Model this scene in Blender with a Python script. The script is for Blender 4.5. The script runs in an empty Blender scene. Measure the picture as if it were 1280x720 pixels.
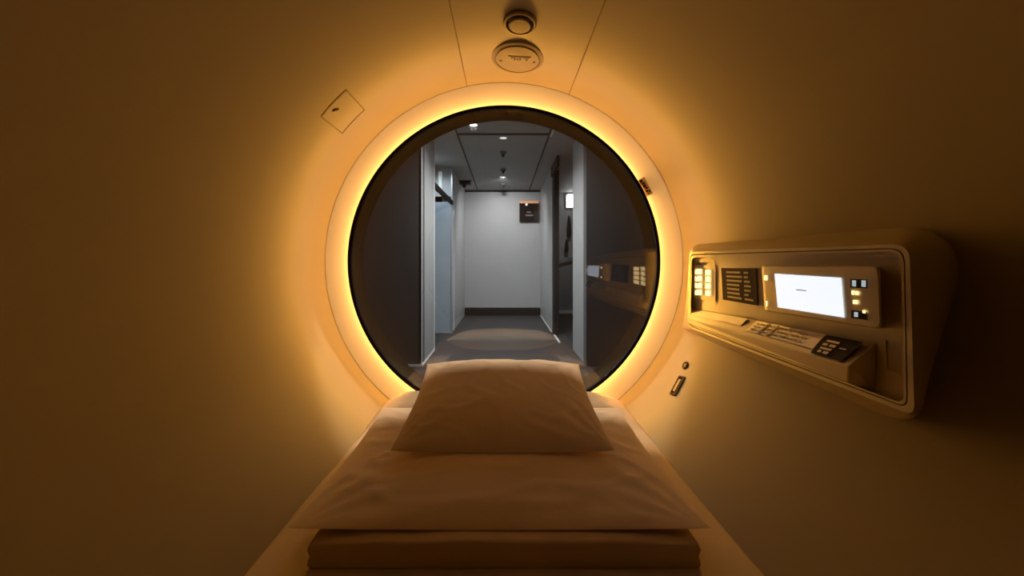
import bpy, bmesh, math, random
from mathutils import Vector, Matrix, noise

# ------------------------------------------------------------------ scale
# u = 2.8 mm; the lens sits on the axis of the round opening.  +Y runs down the capsule towards the corridor.
U = 0.0028
F = 430.0                     # focal length in pixels of a 1280 wide frame, and capsule depth unit in u
D = F * U
EYE = 378 * U                 # height of the lens over the corridor floor
random.seed(4)
sc = bpy.context.scene
col = sc.collection
PI = math.pi

def V(x, d, z):               # x, z in u off the axis; d in capsule depths
    return Vector((x * U, d * D, EYE + z * U))

# ------------------------------------------------------------------ materials
def mat(name, color, rough=0.5, metal=0.0, spec=0.5, noise_amt=0.0, scale=40.0, bump=0.0, bscale=60.0, coat=0.0):
    m = bpy.data.materials.new(name); m.use_nodes = True
    nt = m.node_tree; b = nt.nodes['Principled BSDF']
    b.inputs['Base Color'].default_value = (*color, 1)
    b.inputs['Roughness'].default_value = rough
    b.inputs['Metallic'].default_value = metal
    b.inputs['Specular IOR Level'].default_value = spec
    b.inputs['Coat Weight'].default_value = coat
    tc = nt.nodes.new('ShaderNodeTexCoord')
    if noise_amt > 0:
        n = nt.nodes.new('ShaderNodeTexNoise'); n.inputs['Scale'].default_value = scale
        n.inputs['Detail'].default_value = 4
        r = nt.nodes.new('ShaderNodeValToRGB')
        r.color_ramp.elements[0].position = 0.35; r.color_ramp.elements[1].position = 0.65
        r.color_ramp.elements[0].color = (*[c * (1 - noise_amt) for c in color], 1)
        r.color_ramp.elements[1].color = (*[min(1, c * (1 + noise_amt)) for c in color], 1)
        nt.links.new(tc.outputs['Object'], n.inputs['Vector'])
        nt.links.new(n.outputs['Fac'], r.inputs['Fac'])
        nt.links.new(r.outputs['Color'], b.inputs['Base Color'])
    if bump > 0:
        n2 = nt.nodes.new('ShaderNodeTexNoise'); n2.inputs['Scale'].default_value = bscale
        n2.inputs['Detail'].default_value = 3
        bp = nt.nodes.new('ShaderNodeBump'); bp.inputs['Strength'].default_value = bump
        bp.inputs['Distance'].default_value = 0.002
        nt.links.new(tc.outputs['Object'], n2.inputs['Vector'])
        nt.links.new(n2.outputs['Fac'], bp.inputs['Height'])
        nt.links.new(bp.outputs['Normal'], b.inputs['Normal'])
    return m

def emit(name, color, strength):
    m = bpy.data.materials.new(name); m.use_nodes = True
    nt = m.node_tree; b = nt.nodes['Principled BSDF']
    b.inputs['Base Color'].default_value = (*[c * .5 for c in color], 1)
    b.inputs['Emission Color'].default_value = (*color, 1)
    b.inputs['Emission Strength'].default_value = strength
    b.inputs['Roughness'].default_value = 0.4
    return m

M = {}
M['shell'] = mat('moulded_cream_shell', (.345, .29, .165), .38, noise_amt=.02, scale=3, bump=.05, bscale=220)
M['end_absorber'] = mat('added_light_absorbing_end', (.26, .22, .14), .9, noise_amt=.1, scale=20)
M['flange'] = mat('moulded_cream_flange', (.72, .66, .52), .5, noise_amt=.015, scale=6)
M['flange_glow'] = emit('flange_painted_glow', (1.0, .53, .18), .36)  # even emission put into the flange to stand for the strip's light
M['flange_glow'].node_tree.nodes['Principled BSDF'].inputs['Base Color'].default_value = (.52, .47, .36, 1)
M['seam'] = mat('seam_shadow_line', (.20, .145, .07), .8, noise_amt=.1, scale=30)
M['black'] = mat('black_rubber_rim', (.008, .007, .006), .8, spec=.1, noise_amt=.1, scale=60)
M['panel'] = mat('cream_panel_plastic', (.52, .44, .26), .42, noise_amt=.02, scale=25)
M['panel2'] = mat('cream_panel_plastic_dark', (.42, .35, .22), .5, noise_amt=.02, scale=25)
M['amber'] = emit('amber_led', (1.0, .485, .14), 26.0)
M['screen'] = emit('lit_screen', (.78, .85, .98), 1.08)
M['screenmark'] = mat('screen_grey_print', (.62, .68, .78), .6)
M['icon_and_glare'] = emit('lit_icon_and_glare', (1.0, .72, .32), 1.9)  # serves the lit icons and the painted glare on the door-end label
M['coldkey'] = emit('cold_backlit_icon', (.62, .78, .86), .5)
M['darkcard'] = mat('dark_printed_card', (.032, .022, .028), .8, spec=.12, noise_amt=.1, scale=20)
M['cardtext'] = mat('grey_card_print', (.15, .12, .115), .4, noise_amt=.1, scale=20)
M['whitecard'] = mat('white_sticker', (.92, .86, .76), .2, spec=1.0, noise_amt=.03, scale=20)
M['greycard'] = mat('grey_sticker', (.62, .52, .46), .4, noise_amt=.08, scale=18)
M['ink'] = mat('printed_ink', (.38, .27, .14), .5, noise_amt=.1, scale=20)
M['brown'] = mat('dark_brown_metal', (.045, .020, .009), .6, 0, spec=.25, noise_amt=.1, scale=60)
M['brass'] = mat('polished_insert', (.42, .32, .14), .5, .2, noise_amt=.05, scale=60)
M['device'] = mat('cream_ceiling_device', (.27, .21, .10), .45, noise_amt=.04, scale=30)
M['device_dark'] = mat('dark_device_slot', (.09, .055, .02), .6, noise_amt=.1, scale=30)
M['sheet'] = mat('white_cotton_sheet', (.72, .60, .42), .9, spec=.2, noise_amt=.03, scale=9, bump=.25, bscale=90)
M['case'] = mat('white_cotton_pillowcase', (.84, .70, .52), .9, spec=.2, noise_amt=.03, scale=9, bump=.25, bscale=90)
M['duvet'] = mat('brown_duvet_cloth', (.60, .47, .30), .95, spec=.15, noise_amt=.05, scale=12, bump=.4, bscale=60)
M['wallgrey'] = mat('grey_wall_panel', (.30, .305, .31), .6, noise_amt=.02, scale=3)
M['wallend'] = mat('grey_end_wall', (.39, .395, .405), .55, noise_amt=.02, scale=3)
M['walldark'] = mat('charcoal_wall_panel', (.11, .107, .112), .55, noise_amt=.05, scale=4)
M['pier'] = mat('grey_metal_pier', (.47, .475, .485), .45, .2, noise_amt=.02, scale=3)
M['ceil'] = mat('grey_ceiling_board', (.30, .305, .30), .6, noise_amt=.03, scale=3)
M['gap'] = mat('black_gap', (.012, .012, .013), .8, noise_amt=.1, scale=10)
M['floor'] = mat('dark_carpet_floor', (.026, .029, .031), .55, noise_amt=.12, scale=35, bump=.3, bscale=200)
M['base'] = mat('black_baseboard', (.008, .008, .009), .5, noise_amt=.1, scale=20)
M['steel'] = mat('bright_steel_edge', (.75, .77, .80), .3, .7, noise_amt=.03, scale=20)
M['whitetrim'] = mat('white_edge_trim', (.80, .81, .83), .35, noise_amt=.02, scale=20)
M['blueglass'] = mat('pale_blue_glass_door', (.30, .35, .40), .25, noise_amt=.04, scale=4)
M['whitelamp'] = emit('white_lamp', (1, .98, .95), 6.0)
M['dimlamp'] = emit('dim_white_lamp', (1, .98, .95), 1.1)
M['palelamp'] = emit('pale_lamp', (.85, .95, .9), .32)
M['warmlamp'] = emit('warm_picture_lamp', (1, .45, .2), .55)
M['redlamp'] = mat('dark_display', (.012, .010, .011), .15, noise_amt=.2, scale=20)

def glass_mat(name, refl, tint):
    m = bpy.data.materials.new(name); m.use_nodes = True
    nt = m.node_tree; nt.nodes.clear()
    o = nt.nodes.new('ShaderNodeOutputMaterial'); mx = nt.nodes.new('ShaderNodeMixShader')
    t = nt.nodes.new('ShaderNodeBsdfTransparent'); g = nt.nodes.new('ShaderNodeBsdfGlossy')
    t.inputs['Color'].default_value = (*tint, 1); g.inputs['Color'].default_value = (1, 1, 1, 1)
    g.inputs['Roughness'].default_value = 0.012
    fc = nt.nodes.new('ShaderNodeLayerWeight'); fc.inputs['Blend'].default_value = .5
    lw = nt.nodes.new('ShaderNodeMath'); lw.operation = 'POWER'; lw.inputs[1].default_value = 5; lw.use_clamp = True
    nt.links.new(fc.outputs['Facing'], lw.inputs[0])
    mr = nt.nodes.new('ShaderNodeMath'); mr.operation = 'ADD'; mr.inputs[1].default_value = refl
    nt.links.new(lw.outputs[0], mr.inputs[0]); nt.links.new(mr.outputs[0], mx.inputs['Fac'])
    nt.links.new(t.outputs[0], mx.inputs[1]); nt.links.new(g.outputs[0], mx.inputs[2])
    nt.links.new(mx.outputs[0], o.inputs['Surface'])
    return m
M['glass'] = glass_mat('smoked_door_glass', .12, (.88, .88, .88))

# ------------------------------------------------------------------ helpers
def link(name, bm, m, parent=None, smooth=False, bevel=0, weld=True):
    if weld: bmesh.ops.remove_doubles(bm, verts=bm.verts, dist=1e-6)
    bmesh.ops.recalc_face_normals(bm, faces=bm.faces)
    me = bpy.data.meshes.new(name)
    bm.to_mesh(me); bm.free()
    me.materials.append(m)
    if smooth:
        for p in me.polygons: p.use_smooth = True
    o = bpy.data.objects.new(name, me); col.objects.link(o)
    if parent is not None:
        o.parent = parent
        o.matrix_parent_inverse = Matrix.Translation(parent.location).inverted()
    if bevel:
        md = o.modifiers.new('bevel', 'BEVEL'); md.width = bevel; md.segments = 2; md.limit_method = 'ANGLE'
        md.angle_limit = 0.7
    return o

def empty(name, loc):
    o = bpy.data.objects.new(name, None); o.empty_display_size = .05
    o.location = loc; col.objects.link(o); return o

def tag(o, label=None, cat=None, group=None, kind=None):
    if label: o['label'] = label
    if cat: o['category'] = cat
    if group: o['group'] = group
    if kind: o['kind'] = kind
    return o

def structure(o): o['kind'] = 'structure'; return o

def add_box(bm, c0, c1):      # world corners
    xs = sorted((c0[0], c1[0])); ys = sorted((c0[1], c1[1])); zs = sorted((c0[2], c1[2]))
    v = [bm.verts.new((x, y, z)) for x in xs for y in ys for z in zs]
    for f in ((0,1,3,2), (4,6,7,5), (0,4,5,1), (2,3,7,6), (0,2,6,4), (1,5,7,3)):
        bm.faces.new([v[i] for i in f])

def boxu(name, x0, x1, d0, d1, z0, z1, m, parent=None, bevel=0):
    bm = bmesh.new(); add_box(bm, V(x0, d0, z0), V(x1, d1, z1))
    return link(name, bm, m, parent, bevel=bevel)

def prism(bm, top, bottom):   # two loops of the same length
    a = [bm.verts.new(p) for p in top]; b = [bm.verts.new(p) for p in bottom]
    n = len(a)
    bm.faces.new(a); bm.faces.new(b[::-1])
    for i in range(n):
        j = (i + 1) % n
        bm.faces.new((a[i], b[i], b[j], a[j]))

def loft(bm, loops, cap0=True, cap1=True):
    R = [[bm.verts.new(p) for p in l] for l in loops]
    n = len(R[0])
    for a, b in zip(R[:-1], R[1:]):
        for i in range(n):
            j = (i + 1) % n
            bm.faces.new((a[i], a[j], b[j], b[i]))
    if cap0: bm.faces.new(R[0])
    if cap1: bm.faces.new(R[-1][::-1])
    return R

def lathe(bm, prof, frame, n=64, closed=False, caps=True):
    """prof: (r, h) pairs; frame: (centre, ex, ey, ez) with the axis ez."""
    c, ex, ey, ez = frame
    loops = []
    for r, h in prof:
        loops.append([c + ex * (r * math.cos(2*PI*i/n)) + ey * (r * math.sin(2*PI*i/n)) + ez * h for i in range(n)])
    if closed: loops.append(loops[0])
    loft(bm, loops, caps and not closed, caps and not closed)

EX, EY, EZ = Vector((1,0,0)), Vector((0,1,0)), Vector((0,0,1))
AX = (V(0, 0, 0), EX, EZ, EY)           # capsule axis

# ------------------------------------------------------------------ capsule shell
R0 = 221.0
bm = bmesh.new()
prof = [(R0*U, .988*D), (R0*U, .9), (R0*U, .6), (R0*U, .3), (R0*U, 0), (R0*U, -.35), (R0*U, -.66),
        (214*U, -.74), (196*U, -.80), (160*U, -.835), (90*U, -.85), (1*U, -.855)]
outer = [((R0 + 6)*U, .988*D)]
n = 128
def ring(r, h): return [AX[0] + EX*(r*math.cos(2*PI*i/n)) + EZ*(r*math.sin(2*PI*i/n)) + EY*h for i in range(n)]
full = [ring(r, h) for r, h in prof]
back = [ring(1*U, -.875), ring(95*U, -.87), ring(170*U, -.855), ring(208*U, -.82), ring(228*U, -.72), ring(229*U, 0), ring(229*U, .9), ring(229*U, .988*D)]
loft(bm, full + back, False, False)
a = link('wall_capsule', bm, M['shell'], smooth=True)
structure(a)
a.data.materials.append(M['end_absorber'])  # unseen rear end darkened to soak up stray light
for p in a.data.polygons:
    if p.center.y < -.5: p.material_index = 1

# flange between the shell and the glass: dished slightly towards the corridor
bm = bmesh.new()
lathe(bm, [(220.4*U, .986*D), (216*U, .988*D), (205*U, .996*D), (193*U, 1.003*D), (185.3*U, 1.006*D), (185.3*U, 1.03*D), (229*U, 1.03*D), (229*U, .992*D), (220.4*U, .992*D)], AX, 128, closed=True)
a = link('trim_1', bm, M['flange_glow'], smooth=False); structure(a)
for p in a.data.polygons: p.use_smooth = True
md = a.modifiers.new('edges', 'EDGE_SPLIT'); md.split_angle = .6
# shadow gap behind the seam
bm = bmesh.new()
lathe(bm, [(219.8*U, .9925*D), (221.2*U, .9925*D), (221.2*U, .9885*D), (220.5*U, .9885*D)], AX, 128, closed=True)
structure(link('trim_2', bm, M['seam'], smooth=True))

# ceiling plate joints (thin sunk strips following the shell)
def seam_on_shell(bm, pts, w, lift=.25, deep=1.5):
    """pts: (theta, d) polyline on the shell; a thin strip standing lift u proud."""
    P = []
    for th, d in pts:
        P.append(Vector((R0*math.cos(th), d*F, R0*math.sin(th))))
    for a, b in zip(P[:-1], P[1:]):
        mid = (a + b) / 2; rad = Vector((mid.x, 0, mid.z)).normalized()
        t = (b - a).normalized(); s = t.cross(rad).normalized() * (w/2)
        q = []
        for e in (a, b):
            er = Vector((e.x, 0, e.z)).normalized()
            q.append([e - er*lift + s, e - er*lift - s, e + er*deep - s, e + er*deep + s])
        vs = [[bm.verts.new((p.x*U, p.y*U, p.z*U + EYE)) for p in k] for k in q]
        for i in range(4):
            j = (i+1) % 4
            bm.faces.new((vs[0][i], vs[0][j], vs[1][j], vs[1][i]))
        bm.faces.new(vs[0]); bm.faces.new(vs[1][::-1])
for k, x in ((3, -45.5), (4, 80.0)):
    th = math.acos(x / R0)
    bm = bmesh.new()
    seam_on_shell(bm, [(th, .985 - i*.12) for i in range(11)], 1.1)
    structure(link('trim_%d' % k, bm, M['seam'], weld=False))

# ------------------------------------------------------------------ round glass door and rim
bm = bmesh.new()
lathe(bm, [(184.15*U, .9625*D), (184.15*U, .9665*D)], AX, 128)
g = link('window_1', bm, M['glass']); structure(g)
bm = bmesh.new()
lathe(bm, [(184.2*U, .9585*D), (184.8*U, .957*D), (186.8*U, .957*D), (187.8*U, .9595*D), (187.8*U, .963*D), (185.2*U, .9635*D), (185.2*U, 1.046*D), (184.2*U, 1.046*D)], AX, 128, closed=True)
a = link('trim_5', bm, M['black']); structure(a)

# amber LED ring, radiating outwards behind the rim
t = empty('ring_light', V(0, .97, -187))
bm = bmesh.new()
lathe(bm, [(188.8*U + 1.9*U*math.cos(q*PI/4), .9895*D + 1.9*U*math.sin(q*PI/4)) for q in range(8)], AX, 128, closed=True)
link('led_strip', bm, M['amber'], t, smooth=True)
bm = bmesh.new()
lathe(bm, [(185.3*U, .9755*D), (188.4*U, .9755*D), (188.4*U, .9775*D), (186.6*U, .9775*D), (186.6*U, .9930*D), (185.3*U, .9930*D)], AX, 128, closed=True)
link('mounting_channel', bm, M['flange'], t)
tag(t, 'amber glowing light strip hidden round the edge of the circular glass', 'light')

# ------------------------------------------------------------------ small things on the shell
def shell_frame(px, py, sink=0.0):
    """centre on the shell seen at (px,py); returns the local frame (radial inward, along, around)."""
    ox, oz = px - 630, -(py - 327)
    r = math.hypot(ox, oz); d = R0 / r
    rad = Vector((ox/r, 0, oz/r))
    c = V(rad.x*R0, d, rad.z*R0)
    inn = -rad
    around = EY.cross(inn).normalized()
    return c, inn, around

# speaker / detector discs in the ceiling
def disc_thing(name, px, py, prof, label, cat, m):
    c, inn, ar = shell_frame(px, py)
    t = empty(name, c)
    fr = (c, ar, EY, inn)
    bm = bmesh.new(); lathe(bm, [(r*U, h*U) for r, h in prof], fr, 48)
    link('body', bm, m, t, smooth=True).modifiers.new('e', 'EDGE_SPLIT').split_angle = .5
    tag(t, label, cat)
    return t, fr

t, fr = disc_thing('smoke_detector', 647, 72, [(29, -4), (29, .9), (28, 1.9), (25, 2.5), (24.4, 1.7), (23.6, 1.7), (23, 2.9), (16, 3.5), (2, 3.7)],
    'wide shallow round smoke detector on the capsule ceiling above the glowing ring', 'detector', M['device'])
c, ar, ey, inn = fr
bm = bmesh.new()
def fbox(bm, fr, x0, x1, y0, y1, z0, z1):
    c, ax, ay, az = fr
    P = lambda x, y, z: c + ax*(x*U) + ay*(y*U) + az*(z*U)
    prism(bm, [P(x0,y0,z1), P(x1,y0,z1), P(x1,y1,z1), P(x0,y1,z1)], [P(x0,y0,z0), P(x1,y0,z0), P(x1,y1,z0), P(x0,y1,z0)])
for x0, x1, y0, y1 in ((-14, 10, -8.6, -7.2), (-12, -5, -7.3, -5), (-11, -8.6, -5, -1.5), (-4, -1.6, -6, -1.5), (-1, 1.2, -5, -1.5), (2, 4.2, -6, -1.5), (5, 7, -6.2, -4)):
    fbox(bm, fr, x0, x1, y0, y1, 3.0, 3.95)
link('printed_mark', bm, M['device_dark'], t)
for x, y in ((18, 2), (-18, 1)):
    bm = bmesh.new(); lathe(bm, [(1.4*U, 2.4*U), (1.4*U, 3.7*U)], (c + ar*(x*U) + ey*(y*U), ar, ey, inn), 12)
    link('screw', bm, M['device_dark'], t)

c, inn, ar = shell_frame(650, 27)
t = empty('ceiling_vent', c); fr = (c, ar, EY, inn)
bm = bmesh.new()
lathe(bm, [(15.4*U, -4*U), (15.4*U, 2.4*U), (14.6*U, 3.4*U), (13.2*U, 3.6*U), (12.6*U, 2.6*U), (12.6*U, -4*U)], fr, 48, closed=True)
link('collar', bm, M['device'], t, smooth=True).modifiers.new('e', 'EDGE_SPLIT').split_angle = .6
bm = bmesh.new(); lathe(bm, [(12.6*U, -2*U), (12.6*U, 0.6*U)], fr, 48)
link('throat', bm, M['device_dark'], t)
bm = bmesh.new()
lathe(bm, [(8.0*U, -1*U), (9.8*U, 1.5*U), (10.2*U, 3.6*U), (9.2*U, 4.4*U), (1*U, 4.6*U)], (c + EY*(.9*U), ar, EY, inn), 40)
link('nozzle', bm, M['device'], t, smooth=True).modifiers.new('e', 'EDGE_SPLIT').split_angle = .6
tag(t, 'small round air vent with a dark throat on the capsule ceiling', 'vent')

# access hatch on the upper shell
c, inn, ar = shell_frame(428, 140)
t = empty('access_hatch', c)
th0, th1, d0, d1 = math.radians(132.6), math.radians(141.6), .757, .857
bm = bmesh.new()
NT = 6
def arc(d, a, b): return [(a + (b-a)*i/NT, d) for i in range(NT+1)]
seam_on_shell(bm, arc(d0, th0, th1), 1.1)
seam_on_shell(bm, arc(d1, th0, th1), .8)
seam_on_shell(bm, [(th0, d0), (th0, d1)], 1.0)
seam_on_shell(bm, [(th1, d0), (th1, d1)], 1.0)
link('joint_line', bm, M['seam'], t, weld=False)
bm = bmesh.new()
rows = []
for d in (d0+.004, d1-.004):
    rows.append([V(220.9*math.cos(th0+.006+(th1-th0-.012)*i/NT), d, 220.9*math.sin(th0+.006+(th1-th0-.012)*i/NT)) for i in range(NT+1)])
rowo = [[V(222*math.cos(th0+.006+(th1-th0-.012)*i/NT), d, 222*math.sin(th0+.006+(th1-th0-.012)*i/NT)) for i in range(NT+1)] for d in (d0+.004, d1-.004)]
prism(bm, rows[0] + rows[1][::-1], rowo[0] + rowo[1][::-1])
bmesh.ops.triangulate(bm, faces=[f for f in bm.faces if len(f.verts) > 4])
link('cover', bm, M['shell'], t)
bm = bmesh.new()
seam_on_shell(bm, [(math.radians(138.6), .775), (math.radians(137.4), .785)], 1.6, lift=.9)
link('finger_slot', bm, M['seam'], t, weld=False)
tag(t, 'small square access hatch outlined by thin joints on the cream shell', 'hatch')

# latch plate and round lock near the ring
def rounded_rect(w, h, r, k=5):
    pts = []
    for cx, cy, a0 in ((w/2-r, h/2-r, 0), (-w/2+r, h/2-r, 90), (-w/2+r, -h/2+r, 180), (w/2-r, -h/2+r, 270)):
        for i in range(k+1):
            a = math.radians(a0 + 90*i/k)
            pts.append((cx + r*math.cos(a), cy + r*math.sin(a)))
    return pts
def plate_loops(fr, w, h, r, zs):
    c, ax, ay, az = fr
    out = []
    for z, inset in zs:
        out.append([c + ax*(x*U) + ay*(y*U) + az*(z*U) for x, y in rounded_rect(w-2*inset, h-2*inset, max(.3, r-inset))])
    return out
def rot_frame(fr, ang):
    c, ax, ay, az = fr
    ca, sa = math.cos(ang), math.sin(ang)
    return (c, ax*ca + ay*sa, ay*ca - ax*sa, az)

def px_dir_frame(px, py, qx, qy):
    """frame on the shell whose long side (ay) follows the picture direction p->q"""
    c, inn, ar = shell_frame(px, py)
    c2, _, _ = shell_frame(qx, qy)
    ay = (c2 - c); ay = (ay - inn*ay.dot(inn)).normalized()
    ax = ay.cross(inn).normalized()
    return (c, ax, ay, inn), (c2 - c).length / U
fr, half = px_dir_frame(847.5, 482.5, 853.5, 470.5)
t = empty('wall_latch', fr[0])
bm = bmesh.new()
W_, H_ = 10.5, half*2
L = plate_loops(fr, W_, H_, 1.0, [(-1.5, 0), (.9, 0), (1.4, .5), (1.4, 2.0), (.3, 2.4)])
loft(bm, L, True, True); link('bezel', bm, M['brown'], t)
bm = bmesh.new()
loft(bm, plate_loops(fr, W_-6.2, H_-8, .8, [(0, 0), (1.3, 0), (1.8, .5)])); link('insert', bm, M['brass'], t)
tag(t, 'dark rectangular latch plate with a shiny insert below the round lock', 'latch')
c, inn, ar = shell_frame(857.3, 457)
t = empty('round_lock', c)
bm = bmesh.new(); lathe(bm, [(4.3*U, -1*U), (4.3*U, .9*U), (3.7*U, 1.5*U), (2.4*U, 1.5*U), (2.0*U, .4*U), (.2*U, .4*U)], (c, ar, EY, inn), 28)
link('bezel', bm, M['brown'], t, smooth=True)
bm = bmesh.new(); lathe(bm, [(1.7*U, .2*U), (1.7*U, 1.3*U), (.8*U, 1.8*U)], (c, ar, EY, inn), 20)
link('lock_core', bm, M['brass'], t)
tag(t, 'small dark round lock with bright centre on the shell beside the ring', 'lock')

# tiny hinge sticker at the upper ring
t = empty('warning_tag', V(177, .985, 93))
ctr = V(177*.99, .989, 93*.99)
rad = Vector((177, 0, 93)).normalized(); tan_ = Vector((93, 0, -177)).normalized()
fr = (ctr, rad, tan_, -EY)
bm = bmesh.new(); fbox(bm, fr, -5.5, 3.5, -12, 11, -2.5, 1.4); link('plate', bm, M['flange'], t)
bm = bmesh.new()
for x0, x1, y0, y1 in ((-4.5, -.5, -11, -7), (-3.6, 1.0, -6.6, -4.2), (-3.4, .6, -4, .2), (-2.2, 1.4, .6, 2.6), (-3, .2, 3.8, 6.2), (.6, 2.0, 5, 8), (-2.4, -1, 7.6, 9)):
    fbox(bm, fr, x0, x1, y0, y1, 1.3, 1.8)
link('printed_mark', bm, M['brown'], t)
tag(t, 'tiny tag with dark marks on the glowing ring edge, up by the hinge', 'tag')

# ------------------------------------------------------------------ control panel on the side wall
# its face lies in an upright plane slanting from the wall by the door into the capsule
PA = Vector((161.0, .313*F, 0)); PB = Vector((197.1, .877*F, 0))
pd = (PB - PA).normalized(); PN = Vector((-pd.y, pd.x, 0))         # towards the axis
if PN.x > 0: PN = -PN
def fp(px, py, out=0.0):
    r = Vector((px - 630, F, -(py - 327)))
    tt = (PA.dot(PN) + out) / r.dot(PN)
    p = r * tt
    return Vector((p.x*U, p.y*U, p.z*U + EYE))
def inplane(p, out):          # shift a point built by fp along the face normal
    return p + PN * (out * U)

def quad_loop(cs, rs, k=6):
    """rounded loop through four picture corners, radii as a fraction of the edges"""
    out = []
    n = 4
    for i in range(n):
        p = Vector((*cs[i], 0)); a = Vector((*cs[i-1], 0)); b = Vector((*cs[(i+1) % n], 0))
        r = rs[i]
        da = (a - p); db = (b - p)
        s = p + da.normalized() * r; e = p + db.normalized() * r
        for j in range(k+1):
            u = j / k
            out.append((1-u)**2 * s + 2*u*(1-u)*p + u*u*e)
    return [(q.x, q.y) for q in out]

cp = empty('control_panel', fp(1000, 530))
front_o = quad_loop([(862, 312), (1140, 302), (1147, 524), (858, 411)], [6, 22, 14, 5])
seam_o  = quad_loop([(863.2, 317.6), (1131, 309.5), (1135, 511), (862, 407.6)], [4, 20, 14, 4])
seam_i  = quad_loop([(863.9, 319.2), (1129.4, 311), (1133.4, 509), (862.7, 406.6)], [4, 19, 13, 4])
rec_o   = quad_loop([(864.6, 322), (1126, 314.5), (1130, 505), (863.4, 405.6)], [4, 18, 12, 4])
def base_pt(d, z, rr=223.0):
    return V(math.sqrt(rr*rr - z*z), d, z)
bl = quad_loop([(.93, 26), (.372, 26), (.408, -92), (.93, -88)], [0, 0, 0, 0])
# base loop in (d*F, z)
bl = quad_loop([(.93*F, 20), (.384*F, 19), (.413*F, -84), (.945*F, -78)], [8, 30, 14, 8])
base = [base_pt(d / F, z) for d, z in bl]
f0 = [fp(x, y, -2.5) for x, y in front_o]
f1 = [fp(x, y, 0) for x, y in quad_loop([(862.6, 315), (1137, 305), (1143, 520), (860, 409)], [6, 22, 14, 5])]
cen = sum(base, Vector()) / len(base)
loops = []
for w in (0, .25, .5, .75):
    L = []
    for b_, f_ in zip(base, f0):
        q = b_.lerp(f_, w)
        bulge = math.sin(PI * w) * 2.6 * U
        L.append(q + (b_ - cen).normalized() * bulge * .8)
    loops.append(L)
loops += [f0, f1, [fp(x, y, 0) for x, y in seam_o]]
seamA = [fp(x, y, -1.2) for x, y in seam_o]; seamB = [fp(x, y, -1.2) for x, y in seam_i]
loops2 = [[fp(x, y, 0) for x, y in seam_i], [fp(x, y, 0) for x, y in rec_o], [fp(x, y, -5) for x, y in rec_o]]
bm = bmesh.new()
loft(bm, loops + [seamA, seamB] + loops2, False, True)
hs = link('housing', bm, M['panel'], cp, smooth=True)
md = hs.modifiers.new('e', 'EDGE_SPLIT'); md.split_angle = .55
# the brown joint line sunk in the front frame
bm = bmesh.new()
a_ = [fp(x, y, -.7) for x, y in seam_o]; b_ = [fp(x, y, -.7) for x, y in seam_i]
c_ = [fp(x, y, -1.3) for x, y in seam_o]; d_ = [fp(x, y, -1.3) for x, y in seam_i]
loft(bm, [c_, a_, b_, d_, c_], False, False)
link('joint_line', bm, M['seam'], cp)
FL = -5.0
# ledge over the screen
def slab(name, corners, o0, o1, m, parent=cp, rs=None, inset=0, k=6, smooth=False):
    bm = bmesh.new()
    if rs:
        lp = quad_loop(corners, rs, k)
        cx = sum(p[0] for p in lp)/len(lp); cy = sum(p[1] for p in lp)/len(lp)
        loops = [[fp(x, y, o0) for x, y in lp]]
        if inset:
            loops.append([fp(x, y, o1 - 1.4) for x, y in lp])
            sh = [(x + (cx-x)*inset*.4, y + (cy-y)*inset*.4) for x, y in lp]
            loops.append([fp(x, y, o1 - .4) for x, y in sh])
            sh = [(x + (cx-x)*inset, y + (cy-y)*inset) for x, y in lp]
            loops.append([fp(x, y, o1) for x, y in sh])
        else:
            loops.append([fp(x, y, o1) for x, y in lp])
        loft(bm, loops)
    else:
        prism(bm, [fp(x, y, o1) for x, y in corners], [fp(x, y, o0) for x, y in corners])
    o = link(name, bm, m, parent, smooth=smooth)
    if smooth: o.modifiers.new('e', 'EDGE_SPLIT').split_angle = .6
    return o
slab('top_ledge', [(868, 322.4), (1124, 315), (1124, 322), (868, 328)], FL - .5, FL + 2.2, M['panel'])
# screen module
sm = slab('screen_module', [(952, 332), (1100, 333), (1103, 412), (956, 388.5)], FL - .5, 3.2, M['panel'], rs=[4, 9, 9, 4], inset=.045, smooth=True)
sc_o = slab('screen', [(968, 342), (1051.5, 347.3), (1055.5, 397), (972, 384)], 2.6, 3.7, M['screen'], parent=sm)
slab('screen_mark', [(995, 361.5), (1008, 363), (1008, 364), (995, 362.6)], 3.5, 3.9, M['screenmark'], parent=sm)
slab('icon_key', [(955, 344), (959, 344.3), (959, 350.5), (955, 350)], 2.6, 3.7, M['icon_and_glare'], parent=sm)
slab('icon_key', [(957, 376), (958.8, 376.5), (958.8, 383), (957.4, 382.4)], 2.6, 3.7, M['icon_and_glare'], parent=sm)
def key(x, y, w, h, m): slab('icon_key', [(x-w/2, y-h/2), (x+w/2, y-h/2+.3), (x+w/2, y+h/2+.5), (x-w/2, y+h/2)], 2.4, 3.8, m, parent=sm)
key(1067.5, 354, 5, 7.5, M['coldkey']); key(1079.5, 354.3, 5.5, 8, M['coldkey'])
key(1066, 365.5, 3.4, 5, M['icon_and_glare']); key(1071, 366, 4, 4.6, M['icon_and_glare'])
key(1069, 377.3, 6, 4.6, M['icon_and_glare'])
key(1070, 393, 5, 6, M['coldkey']); key(1080, 389.5, 4, 3.5, M['icon_and_glare'])
slab('key_surround', [(1063, 348.5), (1084, 349.5), (1084, 360.5), (1063, 359.5)], 2.5, 3.4, M['darkcard'], parent=sm)
slab('key_surround', [(1064, 387.5), (1083, 390), (1083, 400), (1064, 397.5)], 2.5, 3.4, M['darkcard'], parent=sm)

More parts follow.
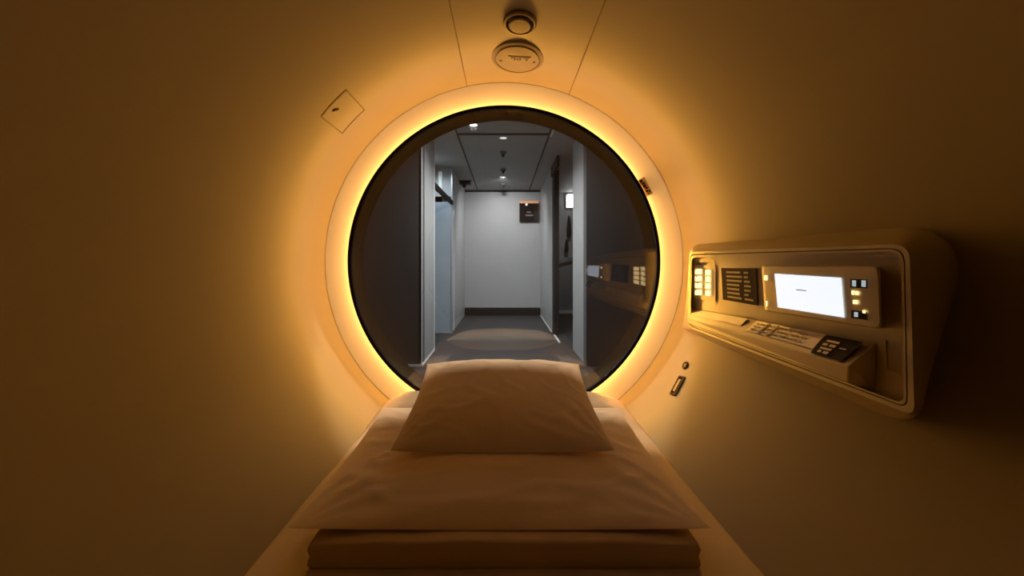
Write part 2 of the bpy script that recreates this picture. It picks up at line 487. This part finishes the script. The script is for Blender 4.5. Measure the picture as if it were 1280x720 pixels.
# dark notice card
cd = slab('notice_card', [(901.5, 335), (945, 335.5), (946.5, 382), (903.5, 374.5)], FL - .2, FL + 1.0, M['darkcard'])
bm = bmesh.new()
random.seed(7)
for r in range(7):
    v = .10 + r * .125
    for s0, s1 in ((.14, .14 + random.uniform(.35, .5)), (.64, .64 + random.uniform(.1, .28))):
        def q(s, vv):
            a = Vector((901.5 + 43.5*s, 335 + .5*s)); b = Vector((903.5 + 43*s, 374.5 + 7.5*s))
            c = a.lerp(b, vv); return (c.x, c.y)
        cs = [q(s0, v), q(s1, v), q(s1, v + .055), q(s0, v + .055)]
        prism(bm, [fp(x, y, FL + 1.35) for x, y in cs], [fp(x, y, FL + .8) for x, y in cs])
link('printed_lines', bm, M['cardtext'], cd)

# label at the door end, ring glare put in as glowing marks
sw = slab('label_plate', [(867, 331), (894, 331.5), (894.5, 378), (868, 373)], FL - .2, FL + .8, M['panel'])
random.seed(3)
for (x, w) in ((872.8, 8.2), (884.8, 6.0)):
    for r in range(4):
        y = 339.5 + r * 8.6 + (x - 872)*.08
        slab('label_glare', [(x-w/2, y-3.4), (x+w/2, y-3.3), (x+w/2, y+3.4), (x-w/2, y+3.2)], FL + .5, FL + 1.8, M['icon_and_glare'], parent=sw)
for x0, n in ((868.5, 5), (880.8, 4)):
    bm = bmesh.new()
    for i in range(n):
        x = x0 + (i % 3) * 1.1; y = 336.5 + i * 8.4
        cs = [(x, y), (x+2.4, y), (x+2.4, y+1.0), (x, y+1.0)]
        prism(bm, [fp(a, b, FL + 2.1) for a, b in cs], [fp(a, b, FL + 1.5) for a, b in cs])
    link('printed_mark', bm, M['ink'], sw)

# sloping tray along the bottom
bt0, bt1 = fp(863, 384, FL), fp(1097, 428, FL)
ft0, ft1 = fp(859, 397, 3.5), fp(1061.5, 457.5, 7.5)
fb0, fb1 = fp(859.5, 404, 2.5), fp(1060, 479, 3.0)
bb0, bb1 = fp(864, 408, FL), fp(1095, 489, FL)
bm = bmesh.new()
lp0 = [bt0, ft0, fb0, bb0]; lp1 = [bt1, ft1, fb1, bb1]
prism(bm, lp0, lp1)
tray = link('tray', bm, M['panel'], cp, bevel=.0022)
TA, TB, TC = bt0, ft0, ft1
TN = (TB - TA).cross(TC - TA).normalized()
if TN.z < 0: TN = -TN
CAMP = V(0, 0, 0)
def tp(px, py, lift=0):
    r = V(px - 630, 1, -(py - 327)) - CAMP
    tt = ((TA + TN*lift*U) - CAMP).dot(TN) / r.dot(TN)
    return CAMP + r*tt
def tslab(name, cs, m, parent=tray, l0=-.5, l1=.5):
    bm = bmesh.new(); prism(bm, [tp(x, y, l1) for x, y in cs], [tp(x, y, l0) for x, y in cs])
    return link(name, bm, m, parent)
tslab('grey_sticker', [(876, 388), (934, 398.5), (926, 407), (868, 394)], M['greycard'])
ws = tslab('white_label', [(946, 401.5), (1032, 418), (1016, 436), (932, 413)], M['whitecard'])
tslab('dark_label', [(1034, 418.5), (1079, 427.5), (1051, 452), (1013, 440.5)], M['darkcard'], l1=.7)
bm = bmesh.new()
random.seed(11)
def lab(s, v):
    a = Vector((946, 401.5)).lerp(Vector((1032, 418)), s); b = Vector((932, 413)).lerp(Vector((1016, 436)), s)
    c = a.lerp(b, v); return (c.x, c.y)
for r in range(3):
    s = .03
    while s < .78:
        w = random.uniform(.015, .045)
        v0 = .12 + r*.28
        cs = [lab(s, v0), lab(s + w, v0), lab(s + w, v0 + .12), lab(s, v0 + .12)]
        prism(bm, [tp(x, y, 1.0) for x, y in cs], [tp(x, y, .3) for x, y in cs]); s += w + random.uniform(.015, .04)
for s in (.17, .31):
    cs = [lab(s, .02), lab(s+.025, .02), lab(s+.01, .98), lab(s-.015, .98)]
    prism(bm, [tp(x, y, 1.0) for x, y in cs], [tp(x, y, .3) for x, y in cs])
link('printed_lines', bm, M['ink'], ws)
bm = bmesh.new()
def lab2(s, v):
    a = Vector((1034, 418.5)).lerp(Vector((1079, 427.5)), s); b = Vector((1013, 440.5)).lerp(Vector((1051, 452)), s)
    c = a.lerp(b, v); return (c.x, c.y)
for s, w, v, h in ((.12, .36, .22, .1), (.1, .14, .4, .12), (.3, .18, .4, .12), (.12, .34, .6, .1), (.14, .1, .76, .12), (.3, .16, .76, .12), (.6, .2, .45, .05)):
    cs = [lab2(s, v), lab2(s+w, v), lab2(s+w, v+h), lab2(s, v+h)]
    prism(bm, [tp(x, y, 1.2) for x, y in cs], [tp(x, y, .5) for x, y in cs])
link('printed_mark', bm, M['greycard'], tray)

# small socket compartment under the screen's end
bm = bmesh.new()
oc = quad_loop([(1104, 421), (1128, 424), (1130, 476), (1106, 468)], [2]*4)
ic = quad_loop([(1107, 425), (1126, 427.5), (1127.5, 469), (1109, 462)], [1.5]*4)
loft(bm, [[fp(x, y, FL-.3) for x, y in oc], [fp(x, y, FL+.8) for x, y in oc], [fp(x, y, FL+.8) for x, y in ic], [fp(x, y, FL+.15) for x, y in ic]], False, True)
so = link('socket', bm, M['panel'], cp)
slab('socket_insert', [(1107, 425), (1126, 427.5), (1127.5, 469), (1109, 462)], FL + .1, FL + .4, M['panel2'], parent=so)
tag(cp, 'cream moulded control panel with lit screen, label tray and printed cards', 'control panel')

# ------------------------------------------------------------------ bedding
MZ = -166.0
bm = bmesh.new()
ny, nx = 90, 40
rows = []
def fold(x, y, s, seed):
    return noise.noise(Vector((x*s, y*s*.5, seed)))
for j in range(ny+1):
    d = -.60 + (0.953 + .60) * j / ny
    row = []
    e = (d - .80) / .14; bump = 15.5 * max(0, min(1, e))**.7 if e > 0 else 0
    if d > .93: bump *= max(0.0, 1 - ((d - .93)/.023)**2 * .3)
    for i in range(nx+1):
        s = -1 + 2*i/nx
        hw = 144.5
        x = s * hw
        edge = max(0, 1 - abs(s)**5)
        z = MZ + bump * max(0, 1 - abs(s)**7) + 1.2*fold(x, d*F, .02, 1)
        cr = noise.noise(Vector((x*.02 + d*F*.018, (x*.8 - d*F)*.004, 7)))
        z += 2.4 * (1 - min(1, abs(cr)*9)) * edge * (1 if abs(s) > .45 else .4)
        z -= 6 * abs(s)**14
        z = min(z, -150)
        if abs(x) < 122 and .40 < d < .85: z = min(z, -166.2)
        row.append(V(x, d, z))
    # sides follow the round shell down
    hx = math.sqrt(219.5**2 - (MZ-10)**2)
    left = [V(-math.sqrt(218.0**2 - zz*zz), d, zz) for zz in (-205, -190, -178)]
    rightp = [V(math.sqrt(218.0**2 - zz*zz), d, zz) for zz in (-178, -190, -205)]
    left = [Vector((max(p.x, -hw*U), p.y, p.z)) if False else p for p in left]
    rows.append(left + row + rightp)
L = [r for r in rows]
loft(bm, L, True, True)
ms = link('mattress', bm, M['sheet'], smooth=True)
tag(ms, 'long mattress under a pale creased sheet filling the capsule bottom', 'mattress')

# folded duvet under the pillows
bm = bmesh.new()
def duvet_sec(d, k):
    out = []
    hw, zt, zb = 106.0, -151.5, -165.9
    prof = []
    nseg = 12
    for i in range(25):
        s = -1 + 2*i/24
        prof.append((s*hw, zt - 2.2*abs(s)**6 + .9*noise.noise(Vector((s*3, d*9, 2)))))
    side = [(hw+1.2, zt-5), (hw+.2, zt-7.6), (hw-.6, zt-8.6), (hw+.6, zt-9.8), (hw+1.2, zt-13), (hw, zb)]
    prof += side + [(-x, z) for x, z in side[::-1]]
    return [V(x*(1-.0*k), d, z) for x, z in prof]
ds = []
def inset_sec(d, q):
    sct = duvet_sec(d, 0); c = sum(sct, Vector())/len(sct)
    return [Vector((c.x + (p.x-c.x)*(1-.012*q), p.y, p.z if p.z < c.z else c.z + (p.z - c.z)*(1-.35*q))) for p in sct]
ds.append(inset_sec(.432, 1)); ds.append(inset_sec(.4335, .35))
for j in range(16): ds.append(duvet_sec(.437 + (.80-.437)*j/15, 0))
ds.append(inset_sec(.803, .5)); ds.append(inset_sec(.805, 1))
loft(bm, ds)
dv = link('folded_duvet', bm, M['duvet'], smooth=True)
tag(dv, 'folded tan duvet lying on the mattress beneath the wide pillow', 'duvet')

def pillow(name, W, d0, d1, z0, z1, top, bot, seed, m, pinch=.06, yoff=0, wr=1.0, botk=0, sag=0, xc=0, pe=(2.6, .55)):
    """cushion with knife edges: W wide, from depth d0 (edge height z0) to d1 (z1)"""
    nx, ny = 96, 72
    def pt(s, t, side):
        # s,t in -1..1 ; edges draw in between the corners
        pin = 1 - pinch * (1 - abs(t)**1.6) * abs(s)**2
        pit = 1 - pinch * .9 * (1 - abs(s)**2.0) * abs(t)**2
        x = xc + s * W/2 * pin
        v = (1 + t*pit) / 2
        d = d0 + (d1-d0) * v
        zb = z0 + (z1-z0) * v
        prof = max(0, (1 - abs(s)**pe[0])) ** pe[1] * max(0, (1 - abs(t)**pe[0])) ** pe[1]
        h = (top if side > 0 else -bot * (1 + botk*(v-.3))) * prof
        y = d*F
        # creases running in from the corners
        rr = 0
        if side > 0:
            for cx, cy in ((-1,-1),(1,-1),(-1,1),(1,1)):
                dx, dy = s - cx, (t - cy)*.8
                r = math.hypot(dx, dy); a = math.atan2(dy, dx)
                rr += math.exp(-(r-.35)**2/.10) * math.sin(a*15 + noise.noise(Vector((r*2, cx*3+cy, seed)))*3.2) * .9
            n1 = noise.noise(Vector((s*2.3 + t*1.3, t*2.6 - s*.8, seed)))
            rr += 1.6 * (1 - min(1, abs(n1)*7)) + 1.6*noise.noise(Vector((s*1.4, t*1.4, seed+5)))
            h += rr * wr * min(1, prof*1.6)
        edge_sag = sag * (1 - s*s) * max(0, -t)**3
        return V(x, d, zb + h - edge_sag)
    bm = bmesh.new()
    G = {}
    for side in (1, -1):
        for j in range(ny+1):
            for i in range(nx+1):
                s = math.sin((-1 + 2*i/nx) * PI/2); t = math.sin((-1 + 2*j/ny) * PI/2)
                if side < 0 and (i in (0, nx) or j in (0, ny)): G[side, i, j] = G[1, i, j]; continue
                G[side, i, j] = bm.verts.new(pt(s, t, side))
        for j in range(ny):
            for i in range(nx):
                q = [G[side, i, j], G[side, i+1, j], G[side, i+1, j+1], G[side, i, j+1]]
                bm.faces.new(q if side > 0 else q[::-1])
    return link(name, bm, m, smooth=True, weld=False)

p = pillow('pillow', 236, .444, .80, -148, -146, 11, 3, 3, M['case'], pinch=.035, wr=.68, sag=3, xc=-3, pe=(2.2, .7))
tag(p, 'wide flat pillow lying beneath the small pillow on the duvet', 'pillow')
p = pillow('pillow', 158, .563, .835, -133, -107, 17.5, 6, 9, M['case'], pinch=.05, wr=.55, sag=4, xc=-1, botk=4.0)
tag(p, 'small pillow on top of the wide pillow, nearest the round glass', 'pillow')

# ------------------------------------------------------------------ corridor beyond the glass
FZ, CZ = -378.0, 502.0
HX = 900.0
structure(boxu('floor', -HX, HX, 1.035, 7.2, FZ-12, FZ, M['floor']))
structure(boxu('ceiling', -HX, HX, 1.035, 7.2, CZ, CZ+14, M['ceil']))
# wall the capsules open from, with the round hole
bm = bmesh.new()
nn = 128
def sqp(a):
    c, s = math.cos(a), math.sin(a)
    k = min(HX/abs(c) if abs(c) > 1e-6 else 1e9, (CZ if s > 0 else -FZ)/abs(s) if abs(s) > 1e-6 else 1e9)
    return (c*k, s*k)
A = [2*PI*i/nn for i in range(nn)]
cor = [math.atan2(CZ, HX), math.atan2(CZ, -HX), math.atan2(FZ, -HX) % (2*PI), math.atan2(FZ, HX) % (2*PI)]
A = sorted(A + cor)
h0 = [V(186*math.cos(a), 1.031, 186*math.sin(a)) for a in A]; s0 = [V(*[sqp(a)[0], 1.031, sqp(a)[1]]) for a in A]
h1 = [V(186*math.cos(a), 1.045, 186*math.sin(a)) for a in A]; s1 = [V(*[sqp(a)[0], 1.045, sqp(a)[1]]) for a in A]
loft(bm, [h0, s0, s1, h1, h0], False, False)
structure(link('wall_near', bm, M['walldark']))
structure(boxu('wall_hall_west', -HX-10, -HX, 1.031, 7.2, FZ, CZ, M['walldark']))
structure(boxu('wall_hall_east', HX, HX+10, 1.031, 7.2, FZ, CZ, M['walldark']))
# wall facing the capsule on either side of the aisle
structure(boxu('wall_front_west', -HX, -297, 2.885, 2.99, FZ, CZ, M['walldark']))
structure(boxu('wall_front_east', 297, HX, 2.885, 2.99, FZ, CZ, M['walldark']))
# piers forming the aisle mouth
structure(boxu('wall_pier_west', -340, -297, 2.99, 3.41, FZ, CZ, M['pier']))
structure(boxu('wall_pier_east', 297, 340, 2.99, 3.45, FZ, CZ, M['pier']))
structure(boxu('trim_6', -HX, -296, 2.868, 2.888, FZ, FZ+7, M['whitetrim']))
structure(boxu('trim_7', -297.5, -294.5, 2.875, 3.42, FZ, FZ+6, M['whitetrim']))
structure(boxu('trim_8', -297.8, -294.5, 2.872, 2.892, FZ, CZ-2, M['whitetrim']))
structure(boxu('trim_9', -297.6, -295.0, 3.40, 3.414, FZ, CZ-2, M['whitetrim']))
# far west pier, back wall, east pier
structure(boxu('wall_aisle_west', -340, -276, 4.39, 5.64, FZ, CZ, M['pier']))
structure(boxu('trim_10', -277, -273.5, 4.385, 4.40, FZ, CZ-2, M['whitetrim']))
structure(boxu('wall_back', -300, 262, 5.64, 5.72, FZ, CZ, M['wallend']))
structure(boxu('baseboard_back', -276, 256, 5.61, 5.641, FZ, FZ+54, M['base']))
structure(boxu('trim_11', -276, 256, 5.615, 5.641, CZ-12, CZ, M['gap']))
structure(boxu('wall_aisle_east', 256, 268, 4.27, 5.64, FZ, CZ, M['pier']))
structure(boxu('trim_12', 250, 262, 3.78, 4.27, CZ-50, CZ, M['gap']))
# west recess with the glass door
d1_ = empty('door_1', V(-318, 4.24, FZ))
bm = bmesh.new(); add_box(bm, V(-372, 4.23, FZ+5), V(-276, 4.255, 315)); link('glass_leaf', bm, M['blueglass'], d1_)
bm = bmesh.new(); add_box(bm, V(-374, 4.225, FZ), V(-274, 4.26, FZ+6)); link('threshold', bm, M['steel'], d1_)
bm = bmesh.new(); add_box(bm, V(-279, 4.215, FZ), V(-272, 4.26, CZ-2)); link('door_frame', bm, M['steel'], d1_)
structure(d1_)
structure(boxu('window_2', -372, -276, 4.235, 4.255, 345, CZ, M['wallgrey']))
structure(boxu('wall_recess_west', -420, -372, 3.3, 4.4, FZ, CZ, M['wallgrey']))
bm = bmesh.new()
prism(bm, [V(-299, 3.42, 345), V(-270, 4.27, 322), V(-280, 4.27, 322), V(-312, 3.42, 345)],
          [V(-299, 3.42, 322), V(-270, 4.27, 300), V(-280, 4.27, 300), V(-312, 3.42, 322)])
structure(link('trim_13', bm, M['gap']))
# lit transom pane over the west door
bm = bmesh.new(); add_box(bm, V(-346, 4.22, 375), V(-328, 4.236, 475))
t = link('transom_light', bm, M['palelamp']); tag(t, 'small pale glowing pane above the bluish glass door', 'light')
# west corner camera
t = empty('security_camera', V(-232, 5.0, 490))
bm = bmesh.new(); add_box(bm, V(-285, 4.95, 484), V(-205, 5.06, CZ)); link('mount', bm, M['gap'], t)
bm = bmesh.new(); lathe(bm, [(13*U, 0), (13*U, -12*U), (10*U, -20*U), (3*U, -24*U)], (V(-248, 5.0, 486), EX, EY, EZ), 24); link('dome', bm, M['gap'], t, smooth=True)
bm = bmesh.new()
prism(bm, [V(-212, 4.93, 492), V(-206, 4.93, 492), V(-192, 4.93, 456), V(-199, 4.93, 456)], [V(-212, 4.97, 492), V(-206, 4.97, 492), V(-192, 4.97, 456), V(-199, 4.97, 456)])
link('bracket', bm, M['steel'], t)
tag(t, 'black security camera with pale bracket high in the aisle corner', 'camera')

# east side lobby seen through the gap
structure(boxu('wall_lobby_back', 268, 640, 5.85, 5.95, FZ, CZ, M['wallgrey']))
structure(boxu('baseboard_lobby', 268, 640, 5.81, 5.851, FZ, FZ+20, M['whitetrim']))
structure(boxu('wall_lobby_east', 640, 660, 2.99, 5.95, FZ, CZ, M['walldark']))
structure(boxu('trim_14', 258, 284, 4.12, 4.27, FZ, CZ-30, M['gap']))
structure(boxu('trim_15', 254, 263, 3.72, 4.10, FZ, FZ+4, M['whitetrim']))
structure(boxu('trim_16', 253, 257, 4.27, 5.60, FZ, FZ+4, M['whitetrim']))
t = empty('wall_lamp', V(406, 5.6, 580))
bm = bmesh.new(); add_box(bm, V(455, 5.70, 545*.0+395), V(500, 5.80, 620*.0+480)); link('lamp_face', bm, M['whitelamp'], t)
bm = bmesh.new(); add_box(bm, V(450, 5.79, 390), V(505, 5.852, 485)); link('lamp_back', bm, M['steel'], t)
tag(t, 'bright white square lamp high on the side lobby wall', 'lamp')
# handrail
t = empty('handrail', V(440, 5.75, -5))
bm = bmesh.new()
prism(bm, [V(380, 5.76, 8), V(520, 5.76, 40), V(520, 5.76, 48), V(380, 5.76, 16)], [V(380, 5.79, 8), V(520, 5.79, 40), V(520, 5.79, 48), V(380, 5.79, 16)])
link('rail', bm, M['steel'], t)
for x in (395, 470):
    bm = bmesh.new(); add_box(bm, V(x, 5.77, (x-380)*.23+6), V(x+6, 5.852, (x-380)*.23+14)); link('bracket', bm, M['steel'], t)
tag(t, 'thin grey handrail along the side lobby wall', 'handrail')
# dark garments on hooks
def garment(x, z, w, h, label):
    t = empty('hanging_bag', V(x, 5.80, z))
    bm = bmesh.new(); lathe(bm, [(2.5*U, 0), (2.5*U, .12)], (V(x, 5.75, z+h/2+8), EX, EZ, EY), 12); link('hook', bm, M['steel'], t)
    bm = bmesh.new()
    lathe(bm, [(w*.16*U, h/2*U), (w*.35*U, h*.3*U), (w*.5*U, -h*.1*U), (w*.42*U, -h*.45*U), (w*.1*U, -h*.5*U)], (V(x, 5.78, z), EX, EY*.35, EZ), 16)
    link('body', bm, M['gap'], t, smooth=True)
    bm = bmesh.new(); add_box(bm, V(x-2, 5.77, z+h*.45), V(x+2, 5.79, z+h*.5+10)); link('strap', bm, M['gap'], t)
    tag(t, label, 'bag')
garment(470, 250, 34, 150, 'upper dark bag hanging on the side lobby wall under the lamp')
garment(452, 110, 30, 90, 'lower dark bag hanging on the side lobby wall above the handrail')

# back wall notice
t = empty('wall_sign', V(175, 5.62, 275))
bm = bmesh.new(); add_box(bm, V(108, 5.60, 278), V(243, 5.641, 412)); link('display', bm, M['redlamp'], t, bevel=.003)
bm = bmesh.new(); add_box(bm, V(110, 5.585, 408), V(241, 5.603, 422)); link('top_light', bm, M['warmlamp'], t)
bm = bmesh.new(); lathe(bm, [(8*U, 0), (8*U, -.02)], (V(157, 5.600, 399), EX, EZ, EY), 16); link('spot_reflection', bm, M['dimlamp'], t)  # lamp reflection in the display, put in as a small glowing disc
bm = bmesh.new(); add_box(bm, V(150, 5.597, 318), V(205, 5.601, 330)); add_box(bm, V(160, 5.597, 340), V(190, 5.601, 350)); link('faint_print', bm, M['walldark'], t)
tag(t, 'square black wall display with an orange glow along its top', 'sign')

# ceiling of the aisle: joints, lamps, sprinklers
for k, x in ((17, -184), (18, 178)):
    structure(boxu('trim_%d' % k, x-3, x+3, 1.05, 5.62, CZ-2, CZ+1, M['gap']))
structure(boxu('trim_19', -184, 178, 3.13, 3.17, CZ-2, CZ+1, M['gap']))
structure(boxu('trim_20', 184, 192, 2.5, 3.2, CZ-3, CZ+1, M['steel']))
def downlight(x, d, r, m, label, grp=None):
    t = empty('downlight', V(x, d, CZ))
    bm = bmesh.new(); lathe(bm, [(r*1.35*U, 0), (r*1.35*U, -1.6*U), (r*1.05*U, -2.4*U), (r*1.0*U, 0)], (V(x, d, CZ), EX, EY, EZ), 32, closed=True); link('trim_ring', bm, M['steel'], t)
    bm = bmesh.new(); lathe(bm, [(r*1.0*U, 1*U), (r*1.0*U, -1.0*U), (r*.6*U, -2.2*U)], (V(x, d, CZ), EX, EY, EZ), 32); link('lens', bm, m, t)
    tag(t, label, 'downlight')
downlight(-112, 2.93, 13, M['whitelamp'], 'brilliant white downlight off to the side of the aisle ceiling')
downlight(-3, 3.24, 13, M['dimlamp'], 'faint downlight on the aisle centreline by the ceiling joint')
downlight(-7, 4.74, 15, M['dimlamp'], 'faint downlight deep in the aisle between two dark sensors')
def sensor(x, d, r, label, name='ceiling_sensor', cat='sensor'):
    t = empty(name, V(x, d, CZ))
    bm = bmesh.new(); lathe(bm, [(r*U, 0), (r*U, -5*U), (r*.8*U, -9*U), (r*.5*U, -10*U)], (V(x, d, CZ), EX, EY, EZ), 28); link('base', bm, M['walldark'], t, smooth=True)
    bm = bmesh.new(); lathe(bm, [(r*.5*U, -9*U), (r*.45*U, -20*U), (r*.2*U, -24*U)], (V(x, d, CZ), EX, EY, EZ), 20); link('head', bm, M['gap'], t, smooth=True)
    tag(t, label, cat)
sensor(-4, 3.66, 15, 'dark ceiling sensor nearest the glass on the aisle centreline')
sensor(-4, 4.35, 14, 'middle dark ceiling sensor just before the deep downlight')
sensor(-4, 5.15, 17, 'deepest dark ceiling sensor close to the back wall')

# ------------------------------------------------------------------ lights of the corridor, plus added fills
def area(name, loc, size, power, color=(1, 1, 1), rot=(0, 0, 0), sy=None):
    l = bpy.data.lights.new(name, 'AREA'); l.energy = power; l.color = color; l.size = size
    if sy: l.shape = 'RECTANGLE'; l.size_y = sy
    o = bpy.data.objects.new(name, l); o.location = loc; o.rotation_euler = rot; col.objects.link(o); return o
def spot(name, loc, target, power, angle, blend=.8, color=(1, 1, 1), r=.04):
    l = bpy.data.lights.new(name, 'SPOT'); l.energy = power; l.spot_size = math.radians(angle); l.spot_blend = blend
    l.color = color; l.shadow_soft_size = r
    o = bpy.data.objects.new(name, l); o.location = loc
    o.rotation_euler = (target - loc).to_track_quat('-Z', 'Y').to_euler(); col.objects.link(o); return o
COOL = (.98, 1.0, .98)
spot('lamp_back_aisle', V(-7, 4.74, CZ-6), V(-20, 5.5, 0), 145, 150, 1, COOL)
spot('lamp_mid_aisle', V(-3, 3.24, CZ-6), V(-3, 3.5, FZ), 180, 150, 1, COOL)
spot('lamp_side', V(-112, 2.93, CZ-6), V(-112, 2.95, FZ), 40, 150, 1, COOL)
spot('fill_pillow', V(0, 1.36, CZ-6), V(0, .85, -110), 165, 90, 1, (1, .80, .60))  # added unseen spot, brightens the pillow top through the glass
spot('fill_front_walls', V(0, 2.45, CZ-6), V(0, 3.3, FZ), 110, 150, 1, COOL)  # added unseen spot that lifts the dark front walls
spot('lamp_recess', V(-330, 3.9, CZ-12), V(-330, 4.1, FZ), 38, 150, 1, (.8, .92, 1))
spot('lamp_lobby', V(430, 5.0, CZ-12), V(430, 5.3, FZ), 30, 150, 1, COOL)

# amber LED modules of the ring, set round behind the rim and looking into the capsule
NL = 32
led = bpy.data.lights.new('led_module', 'AREA'); led.shape = 'RECTANGLE'
led.size = 2*PI*188.5*U/NL*.96; led.size_y = 2.0*U; led.energy = .055; led.color = (1.0, .445, .035); led.spread = math.radians(62)
for i in range(NL):
    a = 2*PI*(i+.5)/NL
    o = bpy.data.objects.new('led_module', led); col.objects.link(o)
    rad = Vector((math.cos(a), 0, math.sin(a)))
    z_ = (EY - rad*.0).normalized()                 # the light shines along -z_: into the capsule and slightly outwards
    x_ = Vector((-math.sin(a), 0, math.cos(a)))
    y_ = z_.cross(x_).normalized()
    o.matrix_world = Matrix.Translation(V(190.4*rad.x, .9838, 190.4*rad.z)) @ Matrix((x_, y_, z_)).transposed().to_4x4()

# ------------------------------------------------------------------ world, camera, view
w = bpy.data.worlds.new('World'); sc.world = w; w.use_nodes = True
w.node_tree.nodes['Background'].inputs['Color'].default_value = (.01, .01, .012, 1)
w.node_tree.nodes['Background'].inputs['Strength'].default_value = .2
cam = bpy.data.cameras.new('Camera'); co = bpy.data.objects.new('Camera', cam); col.objects.link(co)
co.location = V(0, 0, 0); co.rotation_euler = (PI/2, 0, 0)
cam.sensor_width = 36; cam.lens = 36 * F / 1280
cam.shift_x = 10/1280; cam.shift_y = -33/1280
cam.clip_start = .01; cam.clip_end = 60
sc.camera = co
sc.view_settings.view_transform = 'Standard'; sc.view_settings.look = 'None'
sc.view_settings.gamma = 1; sc.view_settings.exposure = 0; sc.view_settings.use_curve_mapping = False
try:
    sc.cycles.use_denoising = True
    sc.cycles.max_bounces = 16; sc.cycles.diffuse_bounces = 10; sc.cycles.transparent_max_bounces = 12
except Exception: pass
